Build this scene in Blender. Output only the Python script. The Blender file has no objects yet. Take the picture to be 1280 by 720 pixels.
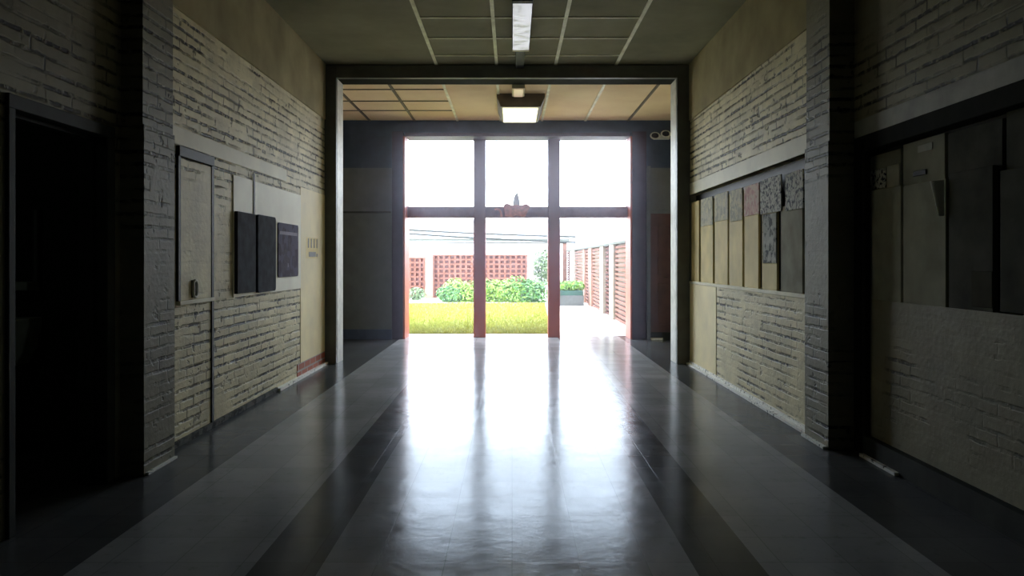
import bpy, bmesh, math, random
from mathutils import Vector, Matrix
random.seed(7)
scn = bpy.context.scene
COL = scn.collection
HAZE = .034
F, EYE, VX, VY = 924.0, 1.35, 640.0, 325.0      # focal length (1280 px frame), eye height, vanishing point

def depth(px, x):  return F * x / (px - VX)      # where a sight line meets a side wall
def hgt(py, y):    return EYE + (VY - py) / F * y
def lat(px, y):    return (px - VX) / F * y

# ------------------------------------------------------------------ materials
def new_mat(name):
    m = bpy.data.materials.new(name); m.use_nodes = True
    nt = m.node_tree
    return m, nt, nt.nodes['Principled BSDF']
def N(nt, t, **kw):
    n = nt.nodes.new(t)
    for k, v in kw.items():
        if hasattr(n, k): setattr(n, k, v)
        else: n.inputs[k].default_value = v
    return n
def L(nt, a, b): nt.links.new(a, b)
def rgba(c): return (c[0], c[1], c[2], 1)
def ramp(nt, fac, stops):
    r = N(nt, 'ShaderNodeValToRGB')
    e = r.color_ramp.elements
    while len(e) < len(stops): e.new(0.5)
    for i, (p, c) in enumerate(stops):
        e[i].position = p; e[i].color = rgba(c) if not isinstance(c, (int, float)) else (c, c, c, 1)
    L(nt, fac, r.inputs[0]); return r.outputs[0]
def mix(nt, fac, a, b, mode='MIX'):
    n = nt.nodes.new('ShaderNodeMix'); n.data_type = 'RGBA'; n.blend_type = mode
    for sock, v in ((n.inputs[0], fac), (n.inputs[6], a), (n.inputs[7], b)):
        if isinstance(v, (int, float)): sock.default_value = v
        elif isinstance(v, tuple): sock.default_value = rgba(v)
        else: L(nt, v, sock)
    return n.outputs[2]
def mth(nt, op, a, b=0.0):
    n = nt.nodes.new('ShaderNodeMath'); n.operation = op
    for s, v in ((n.inputs[0], a), (n.inputs[1], b)):
        if isinstance(v, (int, float)): s.default_value = v
        else: L(nt, v, s)
    return n.outputs[0]
def coords(nt, axes='XYZ', off=(0, 0, 0)):
    tc = N(nt, 'ShaderNodeTexCoord')
    sp = N(nt, 'ShaderNodeSeparateXYZ'); L(nt, tc.outputs['Object'], sp.inputs[0])
    cb = N(nt, 'ShaderNodeCombineXYZ')
    for i, a in enumerate(axes):
        if a in 'XYZ': L(nt, mth(nt, 'ADD', sp.outputs[a], off[i]), cb.inputs[i])
    return cb.outputs[0], sp
def noise(nt, vec, scale, detail=4, rough=.55):
    n = N(nt, 'ShaderNodeTexNoise'); n.inputs['Scale'].default_value = scale
    n.inputs['Detail'].default_value = detail; n.inputs['Roughness'].default_value = rough
    L(nt, vec, n.inputs['Vector']); return n.outputs['Fac']
def bump(nt, h, strength, dist, bsdf):
    b = N(nt, 'ShaderNodeBump'); b.inputs['Strength'].default_value = strength; b.inputs['Distance'].default_value = dist
    L(nt, h, b.inputs['Height']); L(nt, b.outputs[0], bsdf.inputs['Normal'])

def plain(name, c, rough=.6, metal=0.0, var=.25, vscale=6, spec=.3):
    m, nt, b = new_mat(name)
    v, _ = coords(nt)
    f = noise(nt, v, vscale)
    dark = tuple(x * (1 - var) for x in c); lite = tuple(min(1, x * (1 + var * .6)) for x in c)
    L(nt, ramp(nt, f, [(.3, dark), (.7, lite)]), b.inputs['Base Color'])
    b.inputs['Roughness'].default_value = rough; b.inputs['Metallic'].default_value = metal
    b.inputs['Specular IOR Level'].default_value = spec
    return m

def brick(name, c, mort, axes, vis=(.42, .58), bump_s=1.0, spots=.5, zone=1.0):
    """painted brickwork: strong open bed joints in patches, fainter upright joints, missing chips"""
    m, nt, b = new_mat(name)
    v, sp = coords(nt, axes)
    v3, sp3 = coords(nt)
    wob = noise(nt, v3, 9, 2)
    vv = N(nt, 'ShaderNodeVectorMath', operation='ADD'); L(nt, v, vv.inputs[0])
    wv = N(nt, 'ShaderNodeCombineXYZ'); L(nt, mth(nt, 'MULTIPLY', mth(nt, 'SUBTRACT', wob, .5), .020), wv.inputs[1])
    L(nt, mth(nt, 'MULTIPLY', mth(nt, 'SUBTRACT', wob, .5), .03), wv.inputs[0]); L(nt, wv.outputs[0], vv.inputs[1])
    def bt(w, msize):
        t = N(nt, 'ShaderNodeTexBrick'); L(nt, vv.outputs[0], t.inputs['Vector'])
        for k, x in (('Scale', 1.0), ('Mortar Size', msize), ('Mortar Smooth', .5), ('Brick Width', w), ('Row Height', .078)):
            t.inputs[k].default_value = x
        t.inputs['Color1'].default_value = rgba((.86, .86, .86)); t.inputs['Color2'].default_value = (1, 1, 1, 1); t.inputs['Mortar'].default_value = (.95, .95, .95, 1)
        return t
    full = bt(.235, .009); beds = bt(400.0, .016)
    zr = ramp(nt, mth(nt, 'DIVIDE', sp3.outputs['Z'], 4.0), [(.06, .40), (.16, .62), (.24, .50), (.28, .22), (.46, .34), (.53, .95), (.66, .90), (.76, .50), (.80, .25)])
    pn = noise(nt, v3, 1.5, 5, .62)
    pn = mth(nt, 'ADD', pn, mth(nt, 'MULTIPLY', mth(nt, 'SUBTRACT', zr, .5), .34 * zone))
    patch = ramp(nt, pn, [(vis[0], 0.04), (vis[1], 1.0)])
    # each course has its own strength
    cn = N(nt, 'ShaderNodeTexNoise'); cn.inputs['Scale'].default_value = 1.0; cn.inputs['Detail'].default_value = 2
    cs = N(nt, 'ShaderNodeVectorMath', operation='MULTIPLY'); L(nt, v, cs.inputs[0]); cs.inputs[1].default_value = (.8, 11.0, 1)
    L(nt, cs.outputs[0], cn.inputs['Vector'])
    course = ramp(nt, cn.outputs['Fac'], [(.40, .05), (.56, 1.0)])
    rag = ramp(nt, noise(nt, v3, 16, 3, .6), [(.36, .1), (.50, 1.0)])
    bed = mth(nt, 'MULTIPLY', mth(nt, 'MULTIPLY', mth(nt, 'MULTIPLY', beds.outputs['Fac'], rag), patch), course)
    head = mth(nt, 'MULTIPLY', mth(nt, 'MULTIPLY', full.outputs['Fac'], patch), ramp(nt, noise(nt, v3, 4.2, 3), [(.47, .0), (.60, .85)]))
    mf = mth(nt, 'MAXIMUM', bed, head)
    hole = ramp(nt, noise(nt, v3, 11, 3, .5), [(.64, 0.0), (.69, 1.0)])
    near = mth(nt, 'MULTIPLY', mth(nt, 'MULTIPLY', hole, spots), mth(nt, 'ADD', mth(nt, 'MULTIPLY', patch, .7), .2))
    dirt = ramp(nt, noise(nt, v3, 2.6, 7, .65), [(.3, tuple(x * .66 for x in c)), (.62, c)])
    base = mix(nt, .8, dirt, full.outputs['Color'], 'MULTIPLY')
    base = mix(nt, mf, base, mort)
    base = mix(nt, near, base, tuple(x * 1.5 for x in mort))
    L(nt, base, b.inputs['Base Color'])
    b.inputs['Roughness'].default_value = .6; b.inputs['Specular IOR Level'].default_value = .25
    h = mth(nt, 'SUBTRACT', mth(nt, 'MULTIPLY', noise(nt, v3, 26, 5), .35), mf)
    h = mth(nt, 'SUBTRACT', h, near)
    bump(nt, h, bump_s, .016, b)
    return m

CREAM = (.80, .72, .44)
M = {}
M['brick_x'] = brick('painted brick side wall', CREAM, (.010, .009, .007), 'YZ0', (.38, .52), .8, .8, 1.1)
M['brick_near'] = brick('near wall brick darkened for vignette', (.33, .31, .21), (.01, .01, .008), 'YZ0', (.50, .64), .45, .3, 1.6)  # near brick coloured darker than the far brick to imitate lens vignette
M['brick_pier'] = brick('shade-darkened pier paint', (.28, .265, .18), (.01, .01, .008), 'YZ0', (.44, .58), .6, .9)  # weaker light on the piers is painted in as a darker colour
M['brick_y'] = brick('painted brick end wall', CREAM, (.05, .045, .035), 'XZ0')
M['plaster'] = plain('yellowed plaster', (.40, .35, .20), .8, var=.25, vscale=2.2, spec=.1)
M['cream'] = plain('cream paint', (.74, .70, .50), .6, var=.15, vscale=3)
M['cream2'] = plain('yellowed board', (.82, .68, .31), .7, var=.18, vscale=3)
M['creamdark'] = plain('grey board', (.36, .35, .27), .8, var=.3, vscale=5, spec=.1)
M['nearboard'] = plain('dusty grey board', (.38, .38, .29), .85, var=.25, vscale=4, spec=.08)
M['neardark'] = plain('dark grey board', (.085, .085, .066), .85, var=.45, vscale=4, spec=.08)
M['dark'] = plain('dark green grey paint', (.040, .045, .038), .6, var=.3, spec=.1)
M['darker'] = plain('black stain', (.014, .015, .013), .6)
M['portalpaint'] = plain('dark grey gloss paint', (.13, .135, .125), .5, var=.2)
M['whitepaint'] = plain('white paint', (.74, .74, .67), .5, var=.2, vscale=9)
M['whiteboard'] = plain('whitewashed board', (.96, .92, .74), .6, var=.12, vscale=2.5)
M['navy'] = plain('navy paint', (.05, .075, .13), .5)
M['greywall'] = plain('grey painted panel', (.13, .14, .135), .5, var=.15)
M['greywall2'] = plain('light grey painted panel', (.15, .16, .175), .5, var=.15)
M['maroon'] = plain('red brown timber paint', (.50, .095, .05), .45, var=.2, spec=.5)
M['plum'] = plain('plum shade on jamb fronts', (.06, .035, .055), .5, spec=.15)  # backlit shade of the jamb fronts and head put into the colour
M['plum2'] = plain('transom paint with lilac bloom', (.32, .22, .26), .5, spec=.2)  # lilac glare over the transoms painted into their colour
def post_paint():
    m, nt, b = new_mat('red post paint with bloom painted towards the top')
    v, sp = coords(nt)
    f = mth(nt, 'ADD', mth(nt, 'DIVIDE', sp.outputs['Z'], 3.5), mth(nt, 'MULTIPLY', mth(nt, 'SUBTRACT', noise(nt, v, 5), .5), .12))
    L(nt, ramp(nt, f, [(.05, (.52, .11, .05)), (.35, (.46, .085, .06)), (.62, (.30, .19, .22)), (.9, (.32, .24, .30))]), b.inputs['Base Color'])  # upper lilac tones paint in the bloom around the glazing
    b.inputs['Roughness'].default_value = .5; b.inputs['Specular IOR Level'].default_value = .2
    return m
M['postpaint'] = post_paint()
M['reddoor'] = plain('dark red door paint', (.10, .040, .032), .4)
M['steel'] = plain('grey steel', (.30, .31, .31), .35, metal=.7)
M['poster_dark'] = plain('dark slate sheet', (.045, .048, .058), .8, var=.55, vscale=11, spec=.06)
M['redbrick'] = None
M['ring'] = plain('worn pale metal', (.75, .74, .62), .5)
M['black'] = plain('black', (.008, .008, .008), .6)
M['wood_near'] = plain('dark frame wood', (.022, .023, .019), .8, spec=.04)

# floor
def floor_mat():
    m, nt, b = new_mat('polished floor tiles')
    v, sp = coords(nt)
    ax = mth(nt, 'ABSOLUTE', mth(nt, 'ADD', sp.outputs['X'], .02))
    def step(lo, hi):
        return mth(nt, 'MULTIPLY', mth(nt, 'GREATER_THAN', ax, lo), mth(nt, 'LESS_THAN', ax, hi))
    band = mth(nt, 'ADD', step(.82, 1.12), mth(nt, 'GREATER_THAN', ax, 1.9))
    bt = N(nt, 'ShaderNodeTexBrick'); L(nt, v, bt.inputs['Vector'])
    bt.offset = 0.0
    for k, x in (('Scale', 1.0), ('Mortar Size', .0025), ('Mortar Smooth', .3), ('Brick Width', .3), ('Row Height', .3), ('Bias', 0.0)):
        bt.inputs[k].default_value = x
    bt.inputs['Color1'].default_value = rgba((.78, .78, .78)); bt.inputs['Color2'].default_value = rgba((1, 1, 1)); bt.inputs['Mortar'].default_value = (.6, .6, .6, 1)
    big = noise(nt, v, 1.3, 5, .6); fine = noise(nt, v, 14, 6, .7)
    light = ramp(nt, big, [(.3, (.25, .255, .25)), (.7, (.38, .385, .38))])
    darkc = ramp(nt, big, [(.3, (.065, .068, .068)), (.7, (.11, .113, .11))])
    c = mix(nt, band, light, darkc)
    c = mix(nt, .8, c, bt.outputs['Color'], 'MULTIPLY')
    c = mix(nt, mth(nt, 'MULTIPLY', bt.outputs['Fac'], .15), c, (.03, .03, .03))
    stain = ramp(nt, fine, [(.56, 0.0), (.75, 1.0)])
    c = mix(nt, mth(nt, 'MULTIPLY', stain, .45), c, (.05, .05, .045))
    L(nt, c, b.inputs['Base Color'])
    L(nt, ramp(nt, noise(nt, v, 5, 6, .7), [(.3, .12), (.75, .24)]), b.inputs['Roughness'])
    b.inputs['IOR'].default_value = 1.45
    b.inputs['Specular IOR Level'].default_value = .10; b.inputs['Specular Tint'].default_value = (.62, .84, 1.0, 1)
    h = mth(nt, 'ADD', mth(nt, 'MULTIPLY', fine, .5), mth(nt, 'MULTIPLY', noise(nt, v, 4, 3), 1.6))
    h = mth(nt, 'SUBTRACT', h, mth(nt, 'MULTIPLY', bt.outputs['Fac'], .12))
    bump(nt, h, .13, .01, b)
    return m
M['floor'] = floor_mat()

def ceil_mat(name, c1, c2):
    m, nt, b = new_mat(name)
    v, sp = coords(nt)
    bt = noise(nt, v, 1.1, 5, .6); fn = noise(nt, v, 60, 2)
    c = ramp(nt, bt, [(.32, c1), (.68, c2)])
    L(nt, c, b.inputs['Base Color']); b.inputs['Roughness'].default_value = .8
    b.inputs['Specular IOR Level'].default_value = .15
    bump(nt, fn, .25, .004, b)
    return m
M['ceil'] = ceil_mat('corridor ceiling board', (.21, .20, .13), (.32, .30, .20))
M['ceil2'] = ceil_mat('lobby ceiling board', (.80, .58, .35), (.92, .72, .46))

def mottled(name, base, inks, scale=14, thr=(.45, .55), sx='YZ0', bands=None):
    """a sheet with blotchy printed pictures"""
    m, nt, b = new_mat(name)
    v, sp = coords(nt)
    vo = N(nt, 'ShaderNodeTexVoronoi'); vo.inputs['Scale'].default_value = scale; L(nt, v, vo.inputs['Vector'])
    f = noise(nt, v, scale * .8, 3, .6)
    c = ramp(nt, f, [(thr[0], inks[0]), (thr[1], base)])
    c2 = mix(nt, .5, vo.outputs['Color'], inks[-1])
    bw = N(nt, 'ShaderNodeRGBToBW'); L(nt, vo.outputs['Color'], bw.inputs[0])
    c = mix(nt, mth(nt, 'MULTIPLY', mth(nt, 'GREATER_THAN', bw.outputs[0], .58), .75), c, inks[-1])
    L(nt, c, b.inputs['Base Color']); b.inputs['Roughness'].default_value = .75; b.inputs['Specular IOR Level'].default_value = .1
    return m
M['paper_faint'] = mottled('faint printed sheet', (.74, .70, .52), [(.46, .46, .38), (.66, .64, .52)], 22)
M['paper_pink'] = mottled('pink printed sheet', (.78, .56, .50), [(.62, .34, .34), (.82, .72, .62)], 20)
M['paper_photo'] = mottled('photo sheet', (.62, .62, .56), [(.03, .035, .06), (.70, .70, .64)], 42, (.46, .52))
M['paper_grey'] = mottled('grey photo sheet', (.44, .45, .40), [(.09, .10, .10), (.56, .57, .52)], 15)
M['purple'] = mottled('dark purple poster', (.075, .055, .085), [(.05, .03, .06), (.10, .09, .16)], 12)
M['peel'] = mottled('peeling white paint', (.95, .94, .86), [(.12, .12, .10), (.90, .90, .84)], 34, (.36, .42))
M['peel_dim'] = mottled('worn dark base paint', (.10, .105, .09), [(.03, .03, .026), (.14, .14, .12)], 18)

def red_course(name, c1, c2, mort, axes, w=.24, h=.085, ms=.012):
    m, nt, b = new_mat(name)
    v, sp = coords(nt, axes)
    bt = N(nt, 'ShaderNodeTexBrick'); L(nt, v, bt.inputs['Vector'])
    for k, x in (('Scale', 1.0), ('Mortar Size', ms), ('Mortar Smooth', .2), ('Brick Width', w), ('Row Height', h)):
        bt.inputs[k].default_value = x
    bt.inputs['Color1'].default_value = rgba(c1); bt.inputs['Color2'].default_value = rgba(c2); bt.inputs['Mortar'].default_value = rgba(mort)
    L(nt, bt.outputs['Color'], b.inputs['Base Color']); b.inputs['Roughness'].default_value = .8
    return m
M['redbrick'] = red_course('exposed red brick', (.45, .13, .06), (.36, .10, .05), (.4, .35, .3), 'YZ0')
M['obrick'] = plain('garden brick', (.21, .088, .060), .85, var=.3, vscale=8)
M['obrick2'] = plain('garden brick with recess shade', (.10, .035, .026), .85, var=.3, vscale=8)  # darker copy of the brick, shade of holes and recesses painted in
M['opillar'] = plain('salmon render', (.30, .17, .125), .85, var=.15)
M['opillar2'] = plain('pale render', (.28, .23, .18), .85, var=.1)
M['path'] = plain('bleached paving', (.70, .67, .60), .8, var=.12, vscale=1.2)
M['soil'] = plain('lawn soil', (.24, .25, .025), .95, var=.3, vscale=3)
M['white_out'] = plain('white rendered building', (.5, .5, .49), .9, var=.05)
M['olive_trim'] = plain('pale olive fascia', (.085, .092, .075), .8, var=.1)
M['planter'] = plain('grey planter concrete', (.10, .105, .10), .8, var=.25)
M['greenbox'] = plain('dark green planter lining', (.035, .085, .065), .8, var=.25)
M['pole'] = plain('brown steel post', (.17, .085, .06), .7)
M['cable'] = plain('cable sheath', (.02, .025, .02), .7)

def leaf_mat(name, c1, c2):
    m, nt, b = new_mat(name)
    v, sp = coords(nt)
    L(nt, ramp(nt, noise(nt, v, 9, 3), [(.35, c1), (.65, c2)]), b.inputs['Base Color'])
    b.inputs['Roughness'].default_value = .6
    return m
M['leaf'] = leaf_mat('hedge leaf', (.04, .16, .015), (.23, .38, .05))
M['leaf_dark'] = leaf_mat('dark leaf', (.03, .14, .04), (.16, .31, .07))
M['leaf_light'] = leaf_mat('light leaf', (.13, .29, .03), (.32, .44, .08))
M['leaf_tree'] = leaf_mat('tree leaf', (.10, .17, .07), (.20, .26, .13))
M['grass'] = leaf_mat('grass blade', (.235, .27, .018), (.34, .34, .04))
M['stem'] = plain('stem bark', (.10, .07, .04), .9)
M['ornament_red'] = plain('faded red enamel', (.85, .40, .36), .5, var=.25, vscale=18)
M['ornament_grey'] = plain('weathered grey metal', (.6, .62, .62), .5)

def glow(name, c, s, stains=False):
    m, nt, b = new_mat(name)
    v, _ = coords(nt)
    b.inputs['Base Color'].default_value = rgba((.75, .75, .72)); b.inputs['Roughness'].default_value = .35
    f = noise(nt, v, 9, 4, .6)
    if stains:
        e = ramp(nt, f, [(.40, tuple(x * .35 for x in c)), (.52, c)])
    else:
        e = ramp(nt, f, [(.2, tuple(x * .9 for x in c)), (.8, c)])
    L(nt, e, b.inputs['Emission Color']); b.inputs['Emission Strength'].default_value = s
    return m
M['tube'] = glow('lit stained diffuser', (.80, .80, .96), .62, True)
M['tube_warm'] = glow('dim warm diffuser', (.80, .58, .34), .5)
M['panel_lit'] = glow('lit panel diffuser', (1.0, .94, .64), 1.25)

m, nt, b = new_mat('clear window glass')     # thin pane: Fresnel mix of clear and mirror
nt.nodes.remove(b)
tr = N(nt, 'ShaderNodeBsdfTransparent'); gl = N(nt, 'ShaderNodeBsdfGlossy'); gl.inputs['Roughness'].default_value = .03
fr = N(nt, 'ShaderNodeFresnel'); fr.inputs['IOR'].default_value = 1.25
ms = N(nt, 'ShaderNodeMixShader'); L(nt, fr.outputs[0], ms.inputs[0]); L(nt, tr.outputs[0], ms.inputs[1]); L(nt, gl.outputs[0], ms.inputs[2])
L(nt, ms.outputs[0], nt.nodes['Material Output'].inputs['Surface'])
M['glass'] = m

# ------------------------------------------------------------------ mesh helpers
def box(bm, x0, x1, y0, y1, z0, z1, mi=0):
    vs = [bm.verts.new((x, y, z)) for x in (x0, x1) for y in (y0, y1) for z in (z0, z1)]
    fs = []
    for q in ((0, 1, 3, 2), (4, 6, 7, 5), (0, 4, 5, 1), (2, 3, 7, 6), (0, 2, 6, 4), (1, 5, 7, 3)):
        f = bm.faces.new([vs[i] for i in q]); f.material_index = mi; fs.append(f)
    return vs
def prism(bm, pts, axis, a0, a1):
    """extrude a 2-D outline along an axis; pts are the other two coordinates in order"""
    def P(u, v, a):
        return {'x': (a, u, v), 'y': (u, a, v), 'z': (u, v, a)}[axis]
    A = [bm.verts.new(P(u, v, a0)) for u, v in pts]; B = [bm.verts.new(P(u, v, a1)) for u, v in pts]
    bm.faces.new(A); bm.faces.new(B[::-1])
    n = len(pts)
    for i in range(n): bm.faces.new((A[i], B[i], B[(i + 1) % n], A[(i + 1) % n]))
def tube(bm, pts, r, seg=8, closed=False):
    pts = [Vector(p) for p in pts]; n = len(pts); rings = []
    for i, p in enumerate(pts):
        a = pts[(i - 1) % n] if (closed or i > 0) else p
        c = pts[(i + 1) % n] if (closed or i < n - 1) else p
        t = (c - a).normalized()
        u = t.orthogonal().normalized() if i == 0 else (rings_u - t * rings_u.dot(t)).normalized()
        rings_u = u; w = t.cross(u)
        rr = r[i] if isinstance(r, (list, tuple)) else r
        rings.append([bm.verts.new(p + (u * math.cos(2 * math.pi * k / seg) + w * math.sin(2 * math.pi * k / seg)) * rr) for k in range(seg)])
    for i in range(n if closed else n - 1):
        A, B = rings[i], rings[(i + 1) % n]
        for k in range(seg): bm.faces.new((A[k], A[(k + 1) % seg], B[(k + 1) % seg], B[k]))
    if not closed: bm.faces.new(rings[0][::-1]); bm.faces.new(rings[-1])
def obj(name, bm, mats, parent=None, bevel=0.0, smooth=False):
    bmesh.ops.recalc_face_normals(bm, faces=bm.faces)
    me = bpy.data.meshes.new(name); bm.to_mesh(me); bm.free()
    if not isinstance(mats, (list, tuple)): mats = [mats]
    for mm in mats: me.materials.append(mm)
    if smooth:
        for p in me.polygons: p.use_smooth = True
    o = bpy.data.objects.new(name, me); COL.objects.link(o)
    if bevel:
        md = o.modifiers.new('bevel', 'BEVEL'); md.width = bevel; md.segments = 2; md.limit_method = 'ANGLE'
    if parent is not None:
        o.parent = parent
        o.matrix_parent_inverse = parent.matrix_world.inverted() if False else Matrix.Translation(-parent.location)
    return o
def boxes(name, lst, mats, parent=None, bevel=0.0):
    bm = bmesh.new()
    for bx in lst: box(bm, *bx)
    return obj(name, bm, mats, parent, bevel)
def tag(o, label, cat, group=None, kind=None):
    o['label'] = label; o['category'] = cat
    if group: o['group'] = group
    if kind: o['kind'] = kind
    return o
def thing(name, label, cat, loc, group=None):
    o = bpy.data.objects.new(name, None); COL.objects.link(o); o.location = loc
    o.empty_display_size = .1
    return tag(o, label, cat, group)
def struct(o, label, cat):
    o['kind'] = 'structure'; o['label'] = label; o['category'] = cat; return o

# ------------------------------------------------------------------ the room
WL, WR = -2.43, 2.31            # far side walls
NL, NR = -2.45, 2.44            # near side walls
PLX, PRX = -2.30, 2.25          # pier faces
PL0, PL1, PR0, PR1 = 4.62, 5.04, 5.26, 5.68
CE, VC = 3.89, 3.73             # corridor and lobby ceilings
PY0, PY1 = 9.60, 9.97           # portal
BY = 12.6                       # lobby end wall
RB, RT = 1.08, 2.19             # recess sill and head
BACK = -4.0
FAR = PY0

struct(boxes('floor', [(-6.0, 6.0, BACK - .2, 13.2, -.2, 0)], M['floor']), 'grey polished tile floor with dark bands', 'floor')
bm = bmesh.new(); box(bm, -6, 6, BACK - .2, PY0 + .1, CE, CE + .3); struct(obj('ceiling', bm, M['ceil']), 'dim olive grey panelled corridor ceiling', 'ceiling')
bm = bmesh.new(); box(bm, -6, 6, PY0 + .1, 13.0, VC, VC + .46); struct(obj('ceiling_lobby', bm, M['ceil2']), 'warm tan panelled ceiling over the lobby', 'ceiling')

# left wall: near piece with a doorway, pier, far piece, plaster band
DY0, DY1, DT = 3.62, 4.44, 2.09
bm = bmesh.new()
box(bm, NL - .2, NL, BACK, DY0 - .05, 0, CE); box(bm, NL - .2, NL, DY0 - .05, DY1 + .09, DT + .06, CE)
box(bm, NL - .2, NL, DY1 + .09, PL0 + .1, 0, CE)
struct(obj('wall_left_near', bm, M['brick_near']), 'vignette-darkened painted brick wall around the left doorway', 'wall')
bm = bmesh.new(); box(bm, WL - .25, WL, PL0 + .1, PY0 + .05, 0, CE)
struct(obj('wall_left', bm, M['brick_x']), 'cream painted brick wall on the left', 'wall')
bm = bmesh.new(); box(bm, WL - .1, WL + .016, PL1, PY0, 3.17, CE)
struct(obj('wall_left_upper', bm, M['plaster']), 'smooth plaster band along the top of the left wall', 'wall')
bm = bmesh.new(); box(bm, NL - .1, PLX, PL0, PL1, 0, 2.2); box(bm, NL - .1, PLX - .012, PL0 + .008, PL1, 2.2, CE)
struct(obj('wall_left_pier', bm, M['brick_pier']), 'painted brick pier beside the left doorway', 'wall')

# right wall with two board recesses
bm = bmesh.new()
X0, X1 = WR, WR + .30
box(bm, X0, X1, PR0 + .1, FAR + .05, 0, RB - .035)
struct(obj('wall_right', bm, M['brick_x']), 'cream painted brick wall on the right below the boards', 'wall')
bm = bmesh.new(); box(bm, X0, X1, PR0 + .1, FAR + .05, RT, CE)
struct(obj('wall_right_over', bm, M['brick_x']), 'cream painted brick wall on the right above the boards', 'wall')
bm = bmesh.new(); box(bm, X0 + .093, X1, PR0 + .1, FAR + .05, RB - .035, RT)
struct(obj('wall_right_recess', bm, M['brick_x']), 'back of the recess behind the far right boards', 'wall')
bm = bmesh.new(); box(bm, WR - .016, WR + .1, PR1, PY0, 3.155, CE)
struct(obj('wall_right_upper', bm, M['plaster']), 'smooth plaster band along the top of the right wall', 'wall')
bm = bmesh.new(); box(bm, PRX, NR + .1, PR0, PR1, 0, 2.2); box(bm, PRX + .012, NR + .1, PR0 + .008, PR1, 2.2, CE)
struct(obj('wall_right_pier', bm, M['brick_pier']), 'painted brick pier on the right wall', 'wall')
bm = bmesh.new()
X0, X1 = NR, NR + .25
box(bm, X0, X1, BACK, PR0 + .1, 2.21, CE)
struct(obj('wall_right_near', bm, M['brick_near']), 'vignette-darkened painted brick wall above the near right boards', 'wall')
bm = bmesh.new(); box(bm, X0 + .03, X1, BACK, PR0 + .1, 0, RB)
struct(obj('wall_right_near_low', bm, M['brick_near']), 'vignette-darkened painted brick wall under the near right boards', 'wall')
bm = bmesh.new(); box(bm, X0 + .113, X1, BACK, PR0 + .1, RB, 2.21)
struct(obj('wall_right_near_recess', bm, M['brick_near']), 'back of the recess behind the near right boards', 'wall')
# concrete lintel bands over the recesses
bm = bmesh.new(); box(bm, WR - .006, WR + .05, PR1, PY0, RT, RT + .15)
struct(obj('trim_1', bm, M['cream'], None, .004), 'smooth pale lintel above the right noticeboard', 'lintel')
bm = bmesh.new(); box(bm, NR - .006, NR + .05, 0.5, PR0, 2.21, 2.33)
struct(obj('trim_2', bm, plain('dim lintel', (.36, .36, .31), .6), None, .004), 'smooth lintel above the near right board', 'lintel')
bm = bmesh.new(); box(bm, WL - .05, WL + .008, PL1, 7.95, 2.19, 2.32)
struct(obj('trim_3', bm, M['cream'], None, .004), 'smooth pale lintel on the left wall', 'lintel')
# dark frame round the near right alcove
bm = bmesh.new()
box(bm, NR - .012, NR + .10, PR0 - .10, PR0 - .005, 0, 2.21); box(bm, NR - .012, NR + .03, PR0 - .17, PR0 - .12, 0, 2.15)
box(bm, NR - .012, NR + .10, 0.5, PR0 - .10, 2.10, 2.21)
struct(obj('trim_4', bm, M['wood_near'], None, .004), 'dark frame around the near right alcove', 'frame')
# baseboards
bm = bmesh.new(); box(bm, NR - .02, NR + .06, 0.5, PR0 - .17, 0, .14)
struct(obj('baseboard_right_near', bm, M['dark']), 'dark baseboard under the near right boards', 'baseboard')
bm = bmesh.new(); box(bm, WR - .05, WR + .02, PR1, PY0, 0, .022); box(bm, WR - .015, WR + .02, PR1, PY0, .022, .05)
box(bm, PRX - .03, PRX + .02, PR0 + .02, PR1, 0, .018)
box(bm, NR - .05, NR, 4.62, PR0 - .17, 0, .02)
struct(obj('baseboard_right', bm, M['peel']), 'peeling white strip along the right wall foot', 'baseboard')
bm = bmesh.new(); box(bm, WL - .02, WL + .025, PL1, 7.6, 0, .04); box(bm, PLX - .02, PLX + .02, PL0 + .02, PL1, 0, .015, 1); box(bm, WL - .02, WL + .05, 7.6, PY0, 0, .03, 1)
struct(obj('baseboard_left', bm, [M['peel_dim'], M['peel']]), 'worn strip along the left wall foot', 'baseboard')
bm = bmesh.new(); box(bm, WL - .02, WL + .006, 8.35, PY0, .03, .17)
struct(obj('trim_5', bm, M['redbrick']), 'exposed red brick course at the left wall foot', 'brick course')
pl_ = plain('smooth yellow plaster', (.88, .76, .42), .6, var=.14, vscale=2.5)
bm = bmesh.new(); box(bm, WL - .02, WL + .005, 8.48, PY0 - .02, .17, 2.19)
struct(obj('trim_14', bm, pl_), 'smooth yellowed plaster on the left wall beside the wide opening', 'plaster')
bm = bmesh.new(); box(bm, WR - .005, WR + .02, 8.35, PY0 - .02, .05, RB - .036)
struct(obj('trim_15', bm, pl_), 'smooth yellowed plaster on the right wall below the first boards', 'plaster')
# vertical seam on left wall, and dark shadow groove
sy = depth(265, WL)
bm = bmesh.new(); box(bm, WL - .02, WL + .010, sy - .022, sy + .018, 0.03, 2.19)
struct(obj('trim_6', bm, M['darker']), 'dark upright seam on the left wall', 'seam')
# back of corridor (behind the viewer)
bm = bmesh.new(); box(bm, -3.2, 3.2, BACK - .2, BACK, 0, CE)
struct(obj('wall_back', bm, M['dark']), 'dark wall behind the viewpoint', 'wall')

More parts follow.
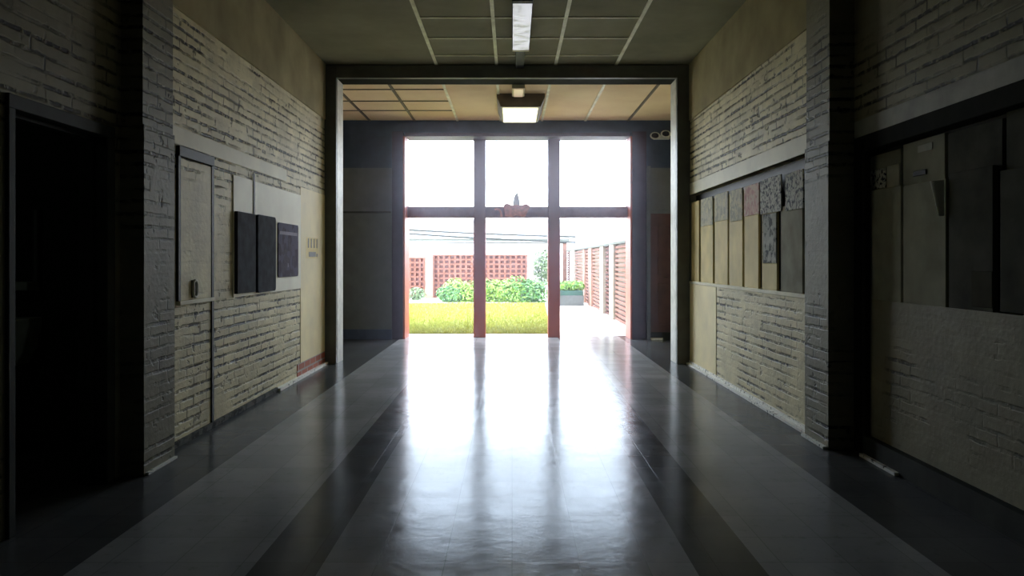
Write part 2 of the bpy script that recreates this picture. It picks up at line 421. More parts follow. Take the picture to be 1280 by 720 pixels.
# portal
ox0, ox1, ht = -2.28, 2.14, 3.712
bm = bmesh.new()
box(bm, -3.5, ox0, PY0 + .06, PY1, 0, CE); box(bm, ox1, 3.5, PY0 + .06, PY1, 0, CE)
struct(obj('wall_portal', bm, M['whitepaint']), 'cream wall returns of the wide opening', 'wall')
bm = bmesh.new(); box(bm, ox0, ox1, PY0 + .06, PY1, ht + .004, CE)
struct(obj('trim_7', bm, M['wood_near']), 'beam over the wide opening', 'beam')
bm = bmesh.new()
box(bm, WL, ox0, PY0 - .02, PY0 + .06, 0, CE - .012); box(bm, ox1, WR, PY0 - .02, PY0 + .06, 0, CE - .012)
box(bm, ox0, ox1, PY0 - .02, PY0 + .06, ht, CE - .012)
struct(obj('trim_8', bm, M['portalpaint'], None, .004), 'dark grey casing around the wide opening', 'frame')

# lobby
bm = bmesh.new(); box(bm, -3.7, -3.4, PY1 - .02, 13.0, 0, VC); struct(obj('wall_lobby_left', bm, M['brick_x']), 'left side wall of the lobby', 'wall')
bm = bmesh.new(); box(bm, 3.4, 3.7, PY1 - .02, 13.0, 0, VC); struct(obj('wall_lobby_right', bm, M['brick_x']), 'right side wall of the lobby', 'wall')
JX0, JX1 = -2.045, 2.29
GZ = 3.46
bm = bmesh.new()
box(bm, -3.5, JX0, BY, 13.0, 2.92, VC); box(bm, JX1, 3.5, BY, 13.0, 2.92, VC); box(bm, JX0, JX1, BY, 13.0, GZ + .06, VC)
box(bm, -3.5, JX0, BY + .015, 13.0, 0, 2.92, 1); box(bm, JX1, 3.5, BY + .015, 13.0, 0, 2.92, 1)
box(bm, -3.5, JX0, BY, BY + .015, 2.17, 2.92, 2); box(bm, JX1 + .05, 3.5, BY, BY + .015, 2.17, 2.92, 2)
struct(obj('wall_lobby_end', bm, [M['navy'], M['greywall'], M['greywall2']]), 'end wall of the lobby, navy above grey panels', 'wall')
bm = bmesh.new(); box(bm, -3.4, JX0, BY - .02, BY + .02, 0, .17)
struct(obj('baseboard_lobby', bm, M['navy']), 'dark baseboard on the lobby end wall', 'baseboard')
bm = bmesh.new(); box(bm, -3.4, JX0 - .02, BY - .005, BY + .02, 2.15, 2.18)
struct(obj('trim_9', bm, M['dark']), 'dark rail between the grey lobby panels', 'rail')

# entrance frame: jambs, mullions, transom, head, panes
ent = bpy.data.objects.new('door_1', None); COL.objects.link(ent); ent.location = (.1, 12.9, 0)
struct(ent, 'red brown three bay entrance frame standing open to the garden', 'doorway')
ix0, ix1 = -1.827, 2.018
for a, c, l0, l1 in ((JX0, ix0 - .03, ix0 - .03, ix0), (ix1 + .03, JX1, ix1, ix1 + .03)):
    j_ = boxes('jamb', [(a, c, BY - .01, 13.14, 0, GZ + .08)], M['plum'], ent, .006)
    k_ = boxes('jamb_lining', [(l0, l1, BY - .005, 13.14, 0, GZ)], [M['maroon']], j_)
    k_.matrix_parent_inverse = Matrix.Identity(4)
mx = [(-.67, -.461), (.628, .838)]
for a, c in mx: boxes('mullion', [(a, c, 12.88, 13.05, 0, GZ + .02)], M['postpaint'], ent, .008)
boxes('head_rail', [(ix0, ix1, BY + .01, 13.1, GZ, GZ + .09)], M['plum'], ent, .008)
bays = [(ix0, mx[0][0]), (mx[0][1], mx[1][0]), (mx[1][1], ix1)]
for a, c in bays: boxes('transom', [(a, c, 12.9, 13.03, 2.09, 2.285)], M['plum2'], ent, .006)
for a, c in bays: boxes('pane', [(a + .001, c - .001, 12.955, 12.961, 2.287, GZ - .001)], M['glass'], ent)

# dark red side door in the right of the lobby end wall
d2 = bpy.data.objects.new('door_2', None); COL.objects.link(d2); d2.location = (2.75, BY, 0)
struct(d2, 'dark red door in shadow to the right of the entrance', 'door')
boxes('door_frame', [(2.30, 2.36, BY - .03, BY + .03, 0, 2.95), (2.36, 3.3, BY - .02, BY + .03, 2.14, 2.20)], M['greywall2'], d2, .004)
bm = bmesh.new(); box(bm, 2.36, 3.26, BY - .012, BY + .03, .12, 2.14)
for z0, z1 in ((.25, .95), (1.1, 1.95)): box(bm, 2.48, 3.14, BY - .02, BY, z0, z1)
obj('door_leaf', bm, M['reddoor'], d2, .005)
boxes('kick_plate', [(2.36, 3.26, BY - .02, BY, .0, .12)], M['darker'], d2)
boxes('threshold', [(2.36, 2.56, BY - .10, BY - .03, .0, .028)], M['peel'], d2)
bm = bmesh.new(); tube(bm, [(2.68, BY - .02, 1.05), (2.68, BY - .06, 1.05), (2.58, BY - .06, 1.05)], .012)
obj('door_handle', bm, M['reddoor'], d2)

# left doorway: frame, and the dark room beyond
d3 = bpy.data.objects.new('door_3', None); COL.objects.link(d3); d3.location = (NL, (DY0 + DY1) / 2, 0)
struct(d3, 'dark open doorway in the near left wall', 'doorway')
boxes('door_frame', [(NL - .16, NL + .02, DY0 - .05, DY0, 0, DT), (NL - .16, NL + .02, DY1, DY1 + .09, 0, DT), (NL - .16, NL + .02, DY0 - .05, DY1 + .09, DT, DT + .07)], M['dark'], d3, .004)
boxes('stop_bead', [(NL - .10, NL - .06, DY0, DY0 + .02, 0, DT - .02), (NL - .10, NL - .06, DY1 - .02, DY1, 0, DT - .02), (NL - .10, NL - .06, DY0, DY1, DT - .02, DT)], M['dark'], d3, .003)
bm = bmesh.new()
for z in (1.15, .35, 1.85): tube(bm, [(NL - .05, DY0 + .006, z - .05), (NL - .05, DY0 + .006, z + .05)], .010)
obj('hinge', bm, M['steel'], d3)
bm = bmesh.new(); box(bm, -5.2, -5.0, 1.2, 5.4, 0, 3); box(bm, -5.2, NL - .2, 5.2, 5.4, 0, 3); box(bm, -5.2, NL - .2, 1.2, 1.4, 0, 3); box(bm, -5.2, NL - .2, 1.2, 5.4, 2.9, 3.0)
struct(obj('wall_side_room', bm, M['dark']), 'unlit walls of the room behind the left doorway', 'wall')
# dim wash basin inside
wb = thing('wash_basin', 'dim pale wash basin with a tall pipe inside the dark left doorway', 'basin', (-3.42, 5.2, .6))
bm = bmesh.new(); pts = [(-3.52, .95), (-3.30, .95), (-3.30, .90), (-3.34, .72), (-3.40, .62), (-3.48, .72), (-3.52, .90)]
prism(bm, pts, 'y', 5.05, 5.2); obj('bowl', bm, M['whitepaint'], wb, .01)
boxes('shelf', [(-3.50, -3.32, 5.06, 5.2, 1.14, 1.20)], M['whitepaint'], wb, .006)
bm = bmesh.new(); tube(bm, [(-3.33, 5.17, 1.2), (-3.33, 5.17, 1.70)], .022); obj('pipe', bm, M['steel'], wb)

# ceiling grid bars
def grid(name, xs, ys, z, xr, yr, mat, label):
    bm = bmesh.new()
    for x in xs: box(bm, x - .019, x + .019, yr[0], yr[1], z - .014, z + .002)
    for y in ys: box(bm, xr[0], xr[1], y - .012, y + .012, z - .011, z + .002)
    return struct(obj(name, bm, mat), label, 'ceiling grid')
gx = [-.98 + .765 * k for k in range(-1, 5)]
grid('trim_10', [-.98, -.20, .565, 1.35], [9.16 - .715 * k for k in range(0, 17)], CE, (-1.0, 1.37), (BACK, PY0), plain('ceiling bar', (.92, .88, .66), .5), 'pale bars of the corridor ceiling grid')
grid('trim_11', [-.93, -.195, .51, 1.25], [], VC, (-1, 1), (PY1, BY), plain('lobby ceiling bar', (.85, .78, .60), .5), 'pale bars of the lobby ceiling')
grid('trim_12', [-2.42, -1.66, 1.98], [10.3, 11.05, 11.75], VC, (-3.3, -.93), (PY1, BY), plain('lobby ceiling dark joint', (.16, .12, .085), .6), 'dark joints of the lobby ceiling')

# ------------------------------------------------------------------ lights on the ceiling
CX = .1
lf = thing('ceiling_light', 'long bright stained strip light on the near ceiling', 'light', (CX, 7.7, CE), 'strip lights along the ceiling')
bm = bmesh.new(); prism(bm, [(CX - .055, CE), (CX + .055, CE), (CX + .10, 3.80), (CX + .10, 3.775), (CX - .10, 3.775), (CX - .10, 3.80)], 'y', 6.85, 8.50)
obj('housing', bm, M['dark'], lf, .003)
boxes('diffuser', [(CX - .092, CX + .092, 6.92, 8.46, 3.752, 3.776)], M['tube'], lf, .006)
boxes('end_cap', [(CX - .096, CX + .096, 6.84, 6.92, 3.748, 3.80)], M['darker'], lf, .004)
boxes('end_cap', [(CX - .096, CX + .096, 8.46, 8.51, 3.748, 3.80)], M['cream'], lf, .004)
tr = tag(boxes('cable_channel', [(CX - .055, CX + .055, 8.505, PY0 - .02, CE - .06, CE - .003)], M['darker'], None, .004), 'dark cable channel between the strip light and the beam', 'channel')
tr2 = tag(boxes('cable_channel', [(CX - .055, CX + .055, 2.0, 6.84, CE - .06, CE - .003)], M['darker'], None, .004), 'dark cable channel on the ceiling, near side of the strip light', 'channel')
lw = thing('ceiling_light', 'short dim strip light just beyond the beam', 'light', (CX - .02, 10.2, VC), 'strip lights along the ceiling')
boxes('housing', [(CX - .10, CX + .075, PY1 + .02, 10.5, VC - .06, VC)], M['cream'], lw, .004)
boxes('diffuser', [(CX - .075, CX + .05, PY1 + .04, 10.46, VC - .075, VC - .055)], M['tube_warm'], lw, .004)
lp = thing('ceiling_panel_light', 'square lit panel light over the lobby, in front of the entrance', 'light', (CX + .03, 11, VC))
bm = bmesh.new(); prism(bm, [(CX - .32, VC), (CX + .37, VC), (CX + .37, VC - .05), (CX + .31, VC - .19), (CX - .26, VC - .19), (CX - .32, VC - .05)], 'y', 10.56, 11.75)
obj('housing', bm, plain('taupe housing', (.20, .17, .14), .5), lp, .004)
boxes('diffuser', [(CX - .235, CX + .275, 10.62, 11.70, VC - .205, VC - .189)], M['panel_lit'], lp, .004)

# twin emergency lamp on the right of the lobby
el = thing('emergency_light', 'pale twin head emergency lamp high beside the entrance on the right', 'light', (2.52, BY, 3.45))
boxes('body', [(2.40, 2.68, BY - .07, BY, 3.40, 3.47)], M['whitepaint'], el, .01)
for cx_, cz_ in ((2.42, 3.45), (2.60, 3.48)):
    bm = bmesh.new()
    tube(bm, [(cx_ + .075 * math.cos(a), BY - .10 + .02 * math.sin(a), cz_ + .055 * math.sin(a)) for a in [2 * math.pi * k / 16 for k in range(16)]], .014, 8, True)
    h_ = obj('lamp_head', bm, M['whitepaint'], el, 0, True)
    bm = bmesh.new(); prism(bm, [(cx_ + .068 * math.cos(2 * math.pi * k / 16), cz_ + .05 * math.sin(2 * math.pi * k / 16)) for k in range(16)], 'y', BY - .098, BY - .06)
    o_ = obj('lens', bm, M['poster_dark'], h_)
    o_.matrix_parent_inverse = Matrix.Identity(4); o_.parent = h_
# keep nested lens in place (lamp_head carries only its parent's offset)
for o in [o for o in COL.objects if o.name.startswith('lens')]:
    o.matrix_parent_inverse = Matrix.Identity(4)

# ornament on the transom
orn = thing('ornament', 'small faded red ornament with a grey pointed finial on the middle transom', 'ornament', (.09, 12.88, 2.10))
def op(px, py): return (lat(px, 12.86), hgt(py, 12.86))
bm = bmesh.new(); prism(bm, [op(*p) for p in ((631, 270), (629.5, 256), (634, 254), (640, 256.5), (652, 256.5), (658, 254.5), (663, 258), (660, 264), (656, 271), (645, 269), (640, 271))], 'y', 12.84, 12.895)
obj('plaque', bm, M['ornament_red'], orn, .006)
bm = bmesh.new(); prism(bm, [op(*p) for p in ((641, 257), (642, 248), (644.5, 242), (647, 241), (649, 247), (650, 257))], 'y', 12.85, 12.90)
obj('finial', bm, M['ornament_grey'], orn, .006)
bm = bmesh.new(); tube(bm, [(*op(*p)[:1], 12.875, op(*p)[1]) for p in ((618, 262), (621, 261), (624, 262), (626, 265), (627, 271))], .018, 6)
obj('hook', bm, M['ornament_red'], orn, 0, True)

# ------------------------------------------------------------------ left wall furniture
def sheet_l(name, px0, px1, py0, py1, mat, label, cat, t=.012, off=0.0, group=None, bevel=.003, corner=0):
    y0, y1 = depth(px0, WL), depth(px1, WL); ym = (y0 + y1) / 2
    z1, z0 = hgt(py0, ym), hgt(py1, ym)
    bm = bmesh.new()
    if corner:
        pts = []
        for (cy, cz, a0) in ((y1 - corner, z1 - corner, 0), (y0 + corner, z1 - corner, 90), (y0 + corner, z0 + corner, 180), (y1 - corner, z0 + corner, 270)):
            for k in range(5):
                a = math.radians(a0 + 22.5 * k); pts.append((cy + corner * math.cos(a), cz + corner * math.sin(a)))
        prism(bm, pts, 'x', WL + off, WL + off + t)
    else: box(bm, WL + off, WL + off + t, y0, y1, z0, z1)
    o = obj(name, bm, mat, None, bevel if not corner else 0)
    if label: tag(o, label, cat, group)
    return o
hy0, hy1 = depth(222, WL), depth(263, WL)
hz0, hz1 = 1.05, 2.16
ha = thing('wall_hatch', 'tall cream wall hatch with a dark frame and oblong handle', 'hatch', (WL, (hy0 + hy1) / 2, hz0))
boxes('hatch_frame', [(WL, WL + .02, hy0 - .03, hy0 + .012, hz0, hz1), (WL, WL + .03, hy0 - .03, hy1 + .012, hz1 - .055, hz1 + .02), (WL, WL + .016, hy1 - .012, hy1 + .012, hz0, hz1)], M['darker'], ha, .003)
boxes('hatch_panel', [(WL, WL + .012, hy0 + .014, hy1 - .014, hz0, hz1 - .06)], brick('painted brick faced hatch', CREAM, (.05, .045, .035), 'YZ0', (.5, .7), .7, .2), ha, .003)
boxes('hatch_sill', [(WL, WL + .03, hy0 - .02, hy1 + .02, hz0 - .03, hz0)], M['cream'], ha, .004)
yh = depth(240, WL); zh = hgt(361, yh)
bm = bmesh.new()
rp = []
for k in range(20):
    a = 2 * math.pi * k / 20; rp.append((WL + .025, yh + .032 * math.cos(a), zh + .035 * math.sin(a) + (.028 if math.sin(a) > 0 else -.028)))
tube(bm, rp, .011, 8, True); obj('handle', bm, M['ring'], ha, 0, True)
bm = bmesh.new(); box(bm, WL + .011, WL + .016, yh - .036, yh + .036, zh - .065, zh + .065); obj('handle_plate', bm, M['darker'], ha)

sheet_l('backing_board', 290.5, 375, 233, 365.5, M['whiteboard'], 'large whitewashed backing board on the left wall', 'board', .010)
sheet_l('wall_panel', 291.5, 314.5, 266, 366, M['poster_dark'], 'left one of the two dark slate panels on the white board', 'panel', .030, .010, 'dark panels on the white board')
sheet_l('wall_panel', 317.5, 340, 270, 364.5, M['poster_dark'], 'right one of the two dark slate panels, with rounded top corner', 'panel', .030, .010, 'dark panels on the white board', corner=.035)
po_ = sheet_l('poster', 345.5, 370.5, 280, 346, M['purple'], 'dark purple poster with rounded corners on the white board', 'poster', .012, .010, corner=.03)
yb = depth(316, WL)
tag(boxes('divider_strip', [(WL + .010, WL + .016, yb - .018, yb + .018, 1.62, 2.16)], M['darker']), 'thin dark upright strip above the gap between the dark panels', 'strip')
py0_, py1_ = depth(347, WL), depth(369, WL); pm = (py0_ + py1_) / 2
boxes('printed_band', [(WL + .0215, WL + .0235, py0_, py1_, hgt(294, pm), hgt(290, pm)), (WL + .0215, WL + .0235, py0_ + .3, py1_ - .35, hgt(334, pm), hgt(329, pm))], plain('faded violet print', (.26, .22, .30), .7), po_)
nt_ = thing('wall_notice', 'small pale notice with dark strokes right of the purple poster', 'notice', (WL, depth(389.5, WL), 1.4))
y0, y1 = depth(382, WL), depth(397, WL); ym = (y0 + y1) / 2
boxes('sheet', [(WL, WL + .006, y0, y1, hgt(323, ym), hgt(297, ym))], M['cream2'], nt_, .001)
bm = bmesh.new()
for f in (.18, .42, .66, .9):
    yy = y0 + (y1 - y0) * f; box(bm, WL + .006, WL + .009, yy - .02, yy + .012, hgt(310, ym), hgt(298.5, ym))
box(bm, WL + .006, WL + .009, y0 + .12, y0 + .42, hgt(321, ym), hgt(315, ym)); box(bm, WL + .006, WL + .009, y0 + .46, y1 - .04, hgt(321, ym), hgt(317, ym))
obj('printed_strokes', bm, plain('grey ink', (.17, .17, .16), .6), nt_)

# ------------------------------------------------------------------ right wall boards (far recess)
def quad_r(name, xp, px0, px1, py0, py1, mat, label, cat, t, group=None, tilt=0.0, depth_in=None, zz=None):
    y1, y0 = min(depth(px0, xp), PY0 - .03), depth(px1, xp); ym = (y0 + y1) / 2
    z1, z0 = (hgt(py0, ym), hgt(py1, ym)) if zz is None else zz
    bm = bmesh.new()
    vs = box(bm, xp, xp + t, y0, y1, z0, z1)
    if tilt:
        for v in vs: v.co.z += (v.co.y - ym) * tilt
    o = obj(name, bm, mat, None, .003)
    return tag(o, label, cat, group)
RP = WR + .012
G1 = 'tall boards in the far right recess'
tag(boxes('backing_board', [(WR + .075, WR + .092, PR1 + .01, PY0 - .03, RB + .01, RT - .01)], M['darker']), 'dark backing board behind the tall boards in the far right recess', 'board')
far_boards = [(858, 873.5, 252, 352, 'cream2', 'narrow yellowed board closest to the wide opening, in the far right recess'),
              (876, 891, 250, 354, 'cream2', 'second tall yellowed board from the wide opening'),
              (893.5, 909.5, 245, 358, 'cream2', 'third tall yellowed board from the wide opening'),
              (911.5, 928, 240, 358, 'cream2', 'fourth tall yellowed board from the wide opening'),
              (930.5, 948, 240, 362, 'cream2', 'yellowed board under the pink sheet'),
              (952.5, 971, 250, 367, 'cream2', 'yellowed board carrying the grey photo sheet'),
              (976, 1003, 256, 366, 'creamdark', 'wide grey board next to the brick pier')]
for a, c, t0, b0, mt, lb in far_boards:
    quad_r('display_board', RP, a, c, t0, b0, M[mt], lb, 'board', .022, G1)
sheets = [(876, 890.5, 247.5, 282, 'paper_faint', 'faint printed sheet on the second board from the opening'),
          (893, 909.5, 241.5, 276, 'paper_faint', 'faint printed sheet on the third board from the opening'),
          (912.5, 927.5, 236.5, 276, 'paper_faint', 'faint printed sheet left of the pink sheet'),
          (930, 948.5, 231, 269, 'paper_pink', 'pinkish printed sheet in the top row of the far right boards'),
          (950, 976, 222, 266, 'paper_photo', 'wide blue grey photo sheet right of the pink sheet'),
          (981.5, 1003.5, 214.5, 262, 'paper_photo', 'mottled photo sheet next to the brick pier'),
          (953, 970, 267, 329, 'paper_grey', 'tall grey photo sheet below the blue grey photos')]
for a, c, t0, b0, mt, lb in sheets:
    quad_r('printed_sheet', RP - .012, a, c, t0, b0, M[mt], lb, 'sheet', .012, 'printed sheets on the far right boards')
# stripes on pink sheet
# ledge along recess bottom
bm = bmesh.new(); box(bm, WR - .012, WR + .09, PR1, PY0 - .02, RB - .035, RB)
struct(obj('trim_13', bm, M['cream'], None, .005), 'pale sill under the far right boards', 'sill')

# near recess boards
NP = NR + .035
tag(boxes('backing_board', [(NR + .095, NR + .112, 1.0, PR0 - .1, RB + .01, 2.10)], M['darker']), 'dark backing board behind the near right boards', 'board')
G2 = 'tall boards in the near right recess'
nb = [(1082, 1126, 236, 377, 'nearboard', 'dusty grey lower board with small pictures above it, near right'),
      (1129, 1182, 228, 382, 'nearboard', 'dusty grey lower board with a curled paper at its corner'),
      (1186, 1241, 212, 389, 'neardark', 'dark stained lower board in the near right recess'),
      (1250, 1316, 208, 393, 'neardark', 'black lower board cut by the right edge of the picture')]
for a, c, t0, b0, mt, lb in nb: quad_r('display_board', NP, a, c, t0, b0, M[mt], lb, 'board', .029, G2)
ub = [(1082, 1126, 192, 237, 'nearboard', 'grey upper board behind the small pictures, near right'),
      (1129, 1181, 174, 232, 'nearboard', 'grey upper board with a pale label, near right'),
      (1185, 1253, 158, 218, 'neardark', 'dark upper board in the near right recess'),
      (1258, 1330, 130, 209, 'neardark', 'dark upper board at the right edge of the picture')]
for a, c, t0, b0, mt, lb in ub: quad_r('display_board', NP + .03, a, c, t0, b0, M[mt], lb, 'board', .03, 'upper boards in the near right recess')
quad_r('picture', NP + .024, 1086, 1107, 212, 236, M['paper_photo'], 'small mottled picture above the near right board', 'picture', .005)
quad_r('paper_sheet', NP + .024, 1108.5, 1124, 206, 234, plain('pale paper', (.62, .62, .52), .7), 'small pale paper beside the mottled picture, near right', 'paper', .005)
quad_r('label', NP + .026, 1147, 1165, 180, 189, plain('label paper', (.5, .5, .42), .7), 'small pale label on the grey upper board, near right', 'label', .003)
quad_r('clip', NP + .022, 1141, 1157, 213, 219.5, M['black'], 'small dark clip under the pale label, near right', 'clip', .007)
quad_r('paper_scrap', NP - .004, 1214, 1240, 339, 384, plain('brownish scrap', (.075, .07, .05), .85, spec=.05), 'brownish square scrap low on the dark stained board, near right', 'paper', .004)
# curled paper
y_a, y_b = depth(1181, NP), depth(1173, NP)
bm = bmesh.new()
rows = 8; g = []
for i in range(rows):
    f = i / (rows - 1); z = hgt(225 + 45 * f, y_a)
    w_ = (1 - f) * .9 + .1
    g.append([bm.verts.new((NP - .002 - .05 * math.sin(k / 4 * 1.8) * (1 - .4 * f), y_a + (y_b - y_a) * k / 4 * w_, z)) for k in range(5)])
for i in range(rows - 1):
    for k in range(4): bm.faces.new((g[i][k], g[i][k + 1], g[i + 1][k + 1], g[i + 1][k]))
tag(obj('curled_paper', bm, plain('curl paper', (.8, .8, .7), .7), None, 0, True), 'curled pale paper hanging between two near right boards', 'paper')

# ------------------------------------------------------------------ outside
bm = bmesh.new(); box(bm, -30, 30, 13.2, 70, -.2, -.005); struct(obj('ground_paving', bm, M['path']), 'bleached pale paving outside', 'paving')
LX = [(-7.0, 13.55), (.72, 13.55), (1.02, 23.0), (-7.0, 23.0)]
bm = bmesh.new(); prism(bm, LX, 'z', -.005, .012); struct(obj('lawn_soil', bm, M['soil']), 'sunlit ground of the lawn', 'lawn')
def blades(bm, n):
    for _ in range(n):
        y = 13.55 + 9.4 * random.random() ** 1.5; xr = .72 + .3 * (y - 13.55) / 9.45
        x = random.uniform(-.17 * y - .3 if random.random() < .8 else -5, xr)
        h = random.uniform(.03, .075); a = random.uniform(0, 6.28); w = .010
        dx, dy = math.cos(a) * w, math.sin(a) * w
        tx, ty = random.uniform(-.03, .03), random.uniform(-.03, .03)
        v = [bm.verts.new(p) for p in ((x - dx, y - dy, .008), (x + dx, y + dy, .008), (x + tx, y + ty, .008 + h))]
        bm.faces.new(v)
bm = bmesh.new(); blades(bm, 26000)
tag(obj('lawn_grass', bm, M['grass']), 'bright yellow green lawn grass outside the entrance', 'grass', None, 'stuff')

def leaf_cloud(bm, c, r, n, size):
    for _ in range(n):
        u = Vector((random.gauss(0, 1), random.gauss(0, 1), random.gauss(0, 1))).normalized()
        rr = random.uniform(.55, 1.0) ** .5
        p = Vector((c[0] + u.x * r[0] * rr, c[1] + u.y * r[1] * rr, max(.03, c[2] + u.z * r[2] * rr)))
        s = size * random.uniform(.6, 1.3)
        nrm = (u + Vector((random.uniform(-.7, .7), random.uniform(-.7, .7), random.uniform(-.2, .9)))).normalized()
        a = nrm.orthogonal().normalized(); a = Matrix.Rotation(random.uniform(0, 6.28), 3, nrm) @ a; d = nrm.cross(a)
        vs = [bm.verts.new(p + a * s), bm.verts.new(p + d * s * .45 + nrm * s * .12), bm.verts.new(p - a * s), bm.verts.new(p - d * s * .45 + nrm * s * .12)]
        bm.faces.new(vs)
def bush(name, label, cat, x, y, r, h, mat, n=900, size=.055, group=None, trunk=.0):
    t = thing(name, label, cat, (x, y, 0), group)
    bm = bmesh.new()
    zc = trunk + (h - trunk) * .42
    for k in range(5):
        leaf_cloud(bm, (x + random.uniform(-.45, .45) * r, y + random.uniform(-.3, .3) * r, zc + random.uniform(-.15, .2) * (h - trunk)), (r * .75, r * .55, (h - trunk) * .48), n // 5, size)
    obj('foliage', bm, mat, t)
    bm = bmesh.new()
    for k in range(4):
        a = k * 1.6; tube(bm, [(x, y, 0), (x + .12 * r * math.cos(a), y + .12 * r * math.sin(a), zc * .5), (x + .4 * r * math.cos(a), y + .3 * r * math.sin(a), zc * 1.2)], [.02, .014, .008], 6)
    obj('stem', bm, M['stem'], t)
    return t
hx = [(560, 'leaf_dark', 'dark green bush at the left end of the hedge', .66), (577, 'leaf_light', 'light green bush left of the left mullion', .76), (601, 'leaf', 'mid green bush behind the left mullion', .76),
      (625, 'leaf_light', 'light green bush in the middle bay, left part of the hedge', .78), (645, 'leaf', 'mid green bush in the middle bay below the lattice wall end', .80), (668, 'leaf_dark', 'dark green bush right in the middle bay', .80)]
for px, mt, lb, hh in hx:
    bush('garden_bush', lb, 'bush', lat(px, 23.7), 23.7 + random.uniform(-.15, .25), (.52), hh, M[mt], 1500, .06, 'hedge bushes behind the lawn')
bush('garden_bush', 'small dull bush beside the left lattice wall', 'bush', lat(522, 25), 25, .36, .42, M['leaf_tree'], 500, .05)
bush('small_tree', 'pale green young tree behind the hedge near the right mullion', 'tree', lat(680, 27.2), 27.2, .5, 1.72, M['leaf_tree'], 1400, .065, None, .5)

# lattice brick walls at the back of the garden (solid backing, projecting bricks)
def lattice_y(name, label, x0, x1, y, h, cols, rows):
    t = thing(name, label, 'garden wall', ((x0 + x1) / 2, y, 0))
    boxes('backing', [(x0, x1, y + .06, y + .2, 0, h)], M['obrick2'], t)
    bm = bmesh.new(); rh = h / rows; cw = (x1 - x0) / cols
    for r in range(rows):
        box(bm, x0, x1, y + .02, y + .065, r * rh, r * rh + rh * .38)
        for c in range(cols + 1):
            xx = min(max(x0 + c * cw, x0 + .03), x1 - .03); box(bm, xx - .035, xx + .035, y, y + .065, r * rh + rh * .38, (r + 1) * rh)
    obj('lattice', bm, M['obrick'], t)
    boxes('coping', [(x0 - .02, x1 + .02, y - .03, y + .23, h, h + .05)], M['obrick'], t)
    return t
lattice_y('lattice_brick_wall', 'long red lattice brick wall behind the hedge', lat(541, 26.4), lat(659, 26.4), 26.4, 1.50, 17, 9)
lattice_y('lattice_brick_wall', 'short red lattice brick wall at the far left of the garden', lat(500, 27), lat(531, 27), 27, 1.40, 5, 8)
tag(boxes('gate_pillar', [(lat(531.5, 26.2), lat(541, 26.2), 26.2, 26.5, 0, 1.46)], M['opillar'], None, .01), 'salmon rendered pillar between the two lattice walls', 'pillar')
tag(boxes('gate_pillar', [(lat(660, 26.3), lat(667, 26.3), 26.3, 26.6, 0, 1.42)], M['opillar2'], None, .01), 'pale rendered pillar at the right end of the long lattice wall', 'pillar')

# right garden wall: screens between pillars
RX, RH = 2.32, 1.70
gw = thing('garden_wall', 'long red brick screen wall with pale pillars along the right path', 'garden wall', (RX, 20, 0))
def ry(px): return depth(px, RX)
def screen(px0, px1, mat='obrick', xoff=0.0):
    y1, y0 = ry(px0), ry(px1)
    f = boxes('screen_panel', [(RX + .08 + xoff, RX + .2 + xoff, y0, y1, 0, RH)], M['opillar2'] if mat == 'obrick' else M['obrick2'], gw)
    bm = bmesh.new(); n = 17
    for k in range(n):
        z = RH / n * k; box(bm, RX + .02 + xoff, RX + .085 + xoff, y0, y1, z + .01, z + RH / n * .62)
    o = obj('brick_courses', bm, M[mat], f); o.matrix_parent_inverse = Matrix.Identity(4)
for a, c, mt, xo in ((768, 800, 'obrick', 0), (755, 763, 'obrick2', .02), (740, 751, 'obrick', 0), (731, 736.5, 'obrick', 0), (719, 730, 'obrick', 0), (708, 713, 'obrick2', 0)):
    screen(a, c, mt, xo)
for a, c, mt in ((763, 768, 'opillar2'), (751, 755, 'opillar2'), (736.5, 740, 'opillar'), (729.5, 731.5, 'opillar'), (713, 719, 'opillar2')):
    y1, y0 = ry(a), ry(c); boxes('pillar', [(RX - .03, RX + .2, y0, y1, 0, RH)], M[mt], gw, .005)
boxes('coping', [(RX - .05, RX + .24, ry(800), ry(708), RH, RH + .05)], M['olive_trim'], gw)

pb = thing('planter_box', 'grey planter box with clipped green hedge by the right path', 'planter', (1.7, 22.3, 0))
boxes('box', [(1.25, 2.13, 21.9, 22.7, 0, .30)], M['planter'], pb, .01)
boxes('liner', [(1.27, 2.11, 21.92, 22.68, .30, .44)], M['greenbox'], pb, .01)
bm = bmesh.new()
for k in range(7): leaf_cloud(bm, (1.33 + .12 * k, 22.3, .56), (.14, .36, .17), 260, .045)
obj('hedge_foliage', bm, M['leaf'], pb)

# covered walkway and building far behind
cw_ = thing('walkway_canopy', 'pale canopy on a brown post far behind the garden walls', 'canopy', (0, 31, 0))
def slopebar(name, p0, p1, y, th, mat):
    (xa, za), (xb, zb) = (lat(p0[0], y), hgt(p0[1], y)), (lat(p1[0], y), hgt(p1[1], y))
    bm = bmesh.new(); prism(bm, [(xa, za), (xb, zb), (xb, zb - th), (xa, za - th)], 'y', y, y + .12); return obj(name, bm, mat, cw_)
slopebar('fascia', (480, 298), (712, 298.5), 30.6, .10, M['olive_trim'])
slopebar('fascia_rail', (480, 302), (708, 303), 30.8, .05, M['olive_trim'])
boxes('post', [(lat(703.5, 30.8), lat(708.5, 30.8), 30.8, 31.0, 0, hgt(299, 30.8))], M['pole'], cw_)
boxes('post', [(lat(470, 30.8), lat(476, 30.8), 30.8, 31.0, 0, hgt(299, 30.8))], M['pole'], cw_)
boxes('roof', [(lat(480, 31), lat(711, 31), 30.7, 33, 2.28, 2.32)], M['white_out'], cw_)
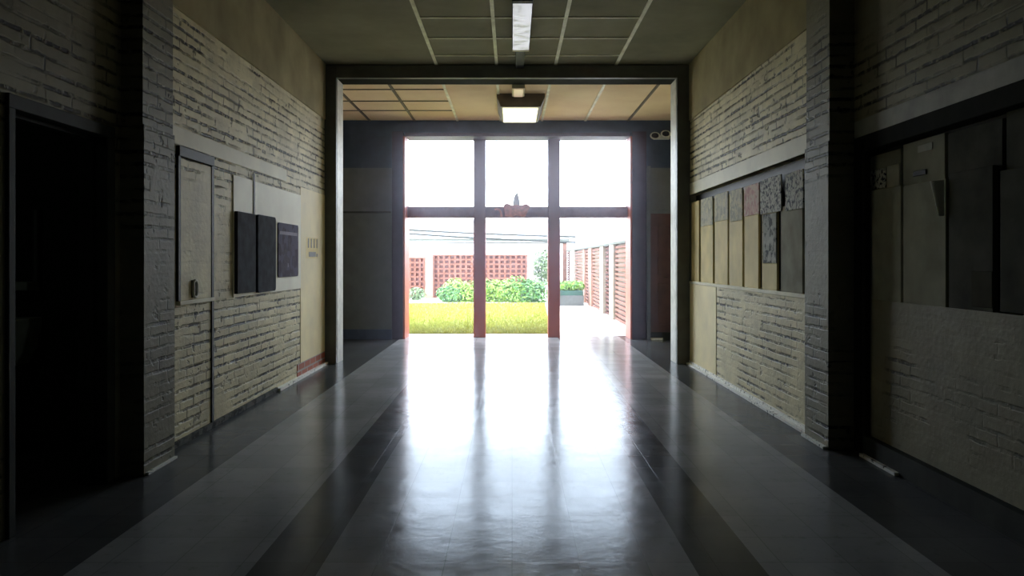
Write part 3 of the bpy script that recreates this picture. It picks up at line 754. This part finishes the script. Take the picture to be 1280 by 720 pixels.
for (a, c, sag, lb) in (((440, 283), (720, 296), .10, 'upper thin overhead cable beyond the garden'), ((440, 286.5), (720, 303), .12, 'lower thin overhead cable beyond the garden')):
    bm = bmesh.new(); y = 29.0
    pts = []
    for k in range(17):
        f = k / 16; pts.append((lat(a[0] + (c[0] - a[0]) * f, y), y, hgt(a[1] + (c[1] - a[1]) * f, y) - sag * 4 * f * (1 - f) * .5))
    tube(bm, pts, .035, 6); tag(obj('overhead_cable', bm, M['cable']), lb, 'cable', 'overhead cables')
bd = thing('building', 'white rendered building washed out behind the garden', 'building', (-2, 40, 0))
boxes('facade', [(-14, 8, 40, 44, 0, 3.4)], M['white_out'], bd); boxes('roof', [(-14.4, 8.4, 39.6, 44.4, 3.4, 3.55)], M['white_out'], bd)

# ------------------------------------------------------------------ light
w = bpy.data.worlds.new('World'); scn.world = w; w.use_nodes = True
nt = w.node_tree; bg = nt.nodes['Background']
tc = N(nt, 'ShaderNodeTexCoord'); sp = N(nt, 'ShaderNodeSeparateXYZ'); L(nt, tc.outputs['Generated'], sp.inputs[0])
c = ramp(nt, sp.outputs['Z'], [(.0, (1.0, .98, .93)), (.07, (.86, .95, 1.05)), (.3, (.76, .91, 1.12)), (.7, (.85, .95, 1.08))])
L(nt, c, bg.inputs['Color']); bg.inputs['Strength'].default_value = 11.0
pt = bpy.data.lights.new('basin_fill', 'POINT'); pt.energy = 1.2; pt.shadow_soft_size = .04; pt.color = (.8, 1, .85)  # unseen fill light added so the basin shows in the dark room
po = bpy.data.objects.new('basin_fill', pt); COL.objects.link(po); po.location = (-4.0, 2.6, 2.6)
li = bpy.data.lights.new('entrance_portal', 'AREA'); li.shape = 'RECTANGLE'; li.size = 3.9; li.size_y = 3.46
li.cycles.is_portal = True
lo = bpy.data.objects.new('entrance_portal', li); COL.objects.link(lo); lo.location = (.095, 13.2, 1.73); lo.rotation_euler = (math.radians(-90), 0, 0)

# thin scattering volume added in the lobby to imitate lens bloom
m, nt, b = new_mat('bloom haze'); nt.nodes.remove(b)
vs_ = N(nt, 'ShaderNodeVolumeScatter'); vs_.inputs['Density'].default_value = HAZE; vs_.inputs['Anisotropy'].default_value = .86
vs_.inputs['Color'].default_value = (.88, .86, 1.0, 1)
L(nt, vs_.outputs[0], nt.nodes['Material Output'].inputs['Volume'])
bm = bmesh.new(); box(bm, -2.25, 2.1, 10.0, 12.55, .02, 3.50)
hz = obj('haze', bm, m); tag(hz, 'thin bright bloom haze in front of the entrance', 'haze', None, 'stuff')

# ------------------------------------------------------------------ camera and colour
cam = bpy.data.cameras.new('camera'); co = bpy.data.objects.new('camera', cam); COL.objects.link(co)
co.location = (0, 0, EYE); co.rotation_euler = (math.radians(90), 0, 0)
cam.sensor_width = 36; cam.lens = F * 36 / 1280; cam.shift_y = -(360 - VY) / 1280; cam.clip_end = 300
scn.camera = co
scn.view_settings.view_transform = 'Standard'; scn.view_settings.look = 'None'
scn.view_settings.exposure = 0; scn.view_settings.gamma = 1
scn.cycles.use_denoising = True
scn.cycles.volume_bounces = 0; scn.cycles.max_bounces = 10; scn.cycles.diffuse_bounces = 6; scn.cycles.caustics_reflective = False
scn.cycles.sample_clamp_indirect = 8
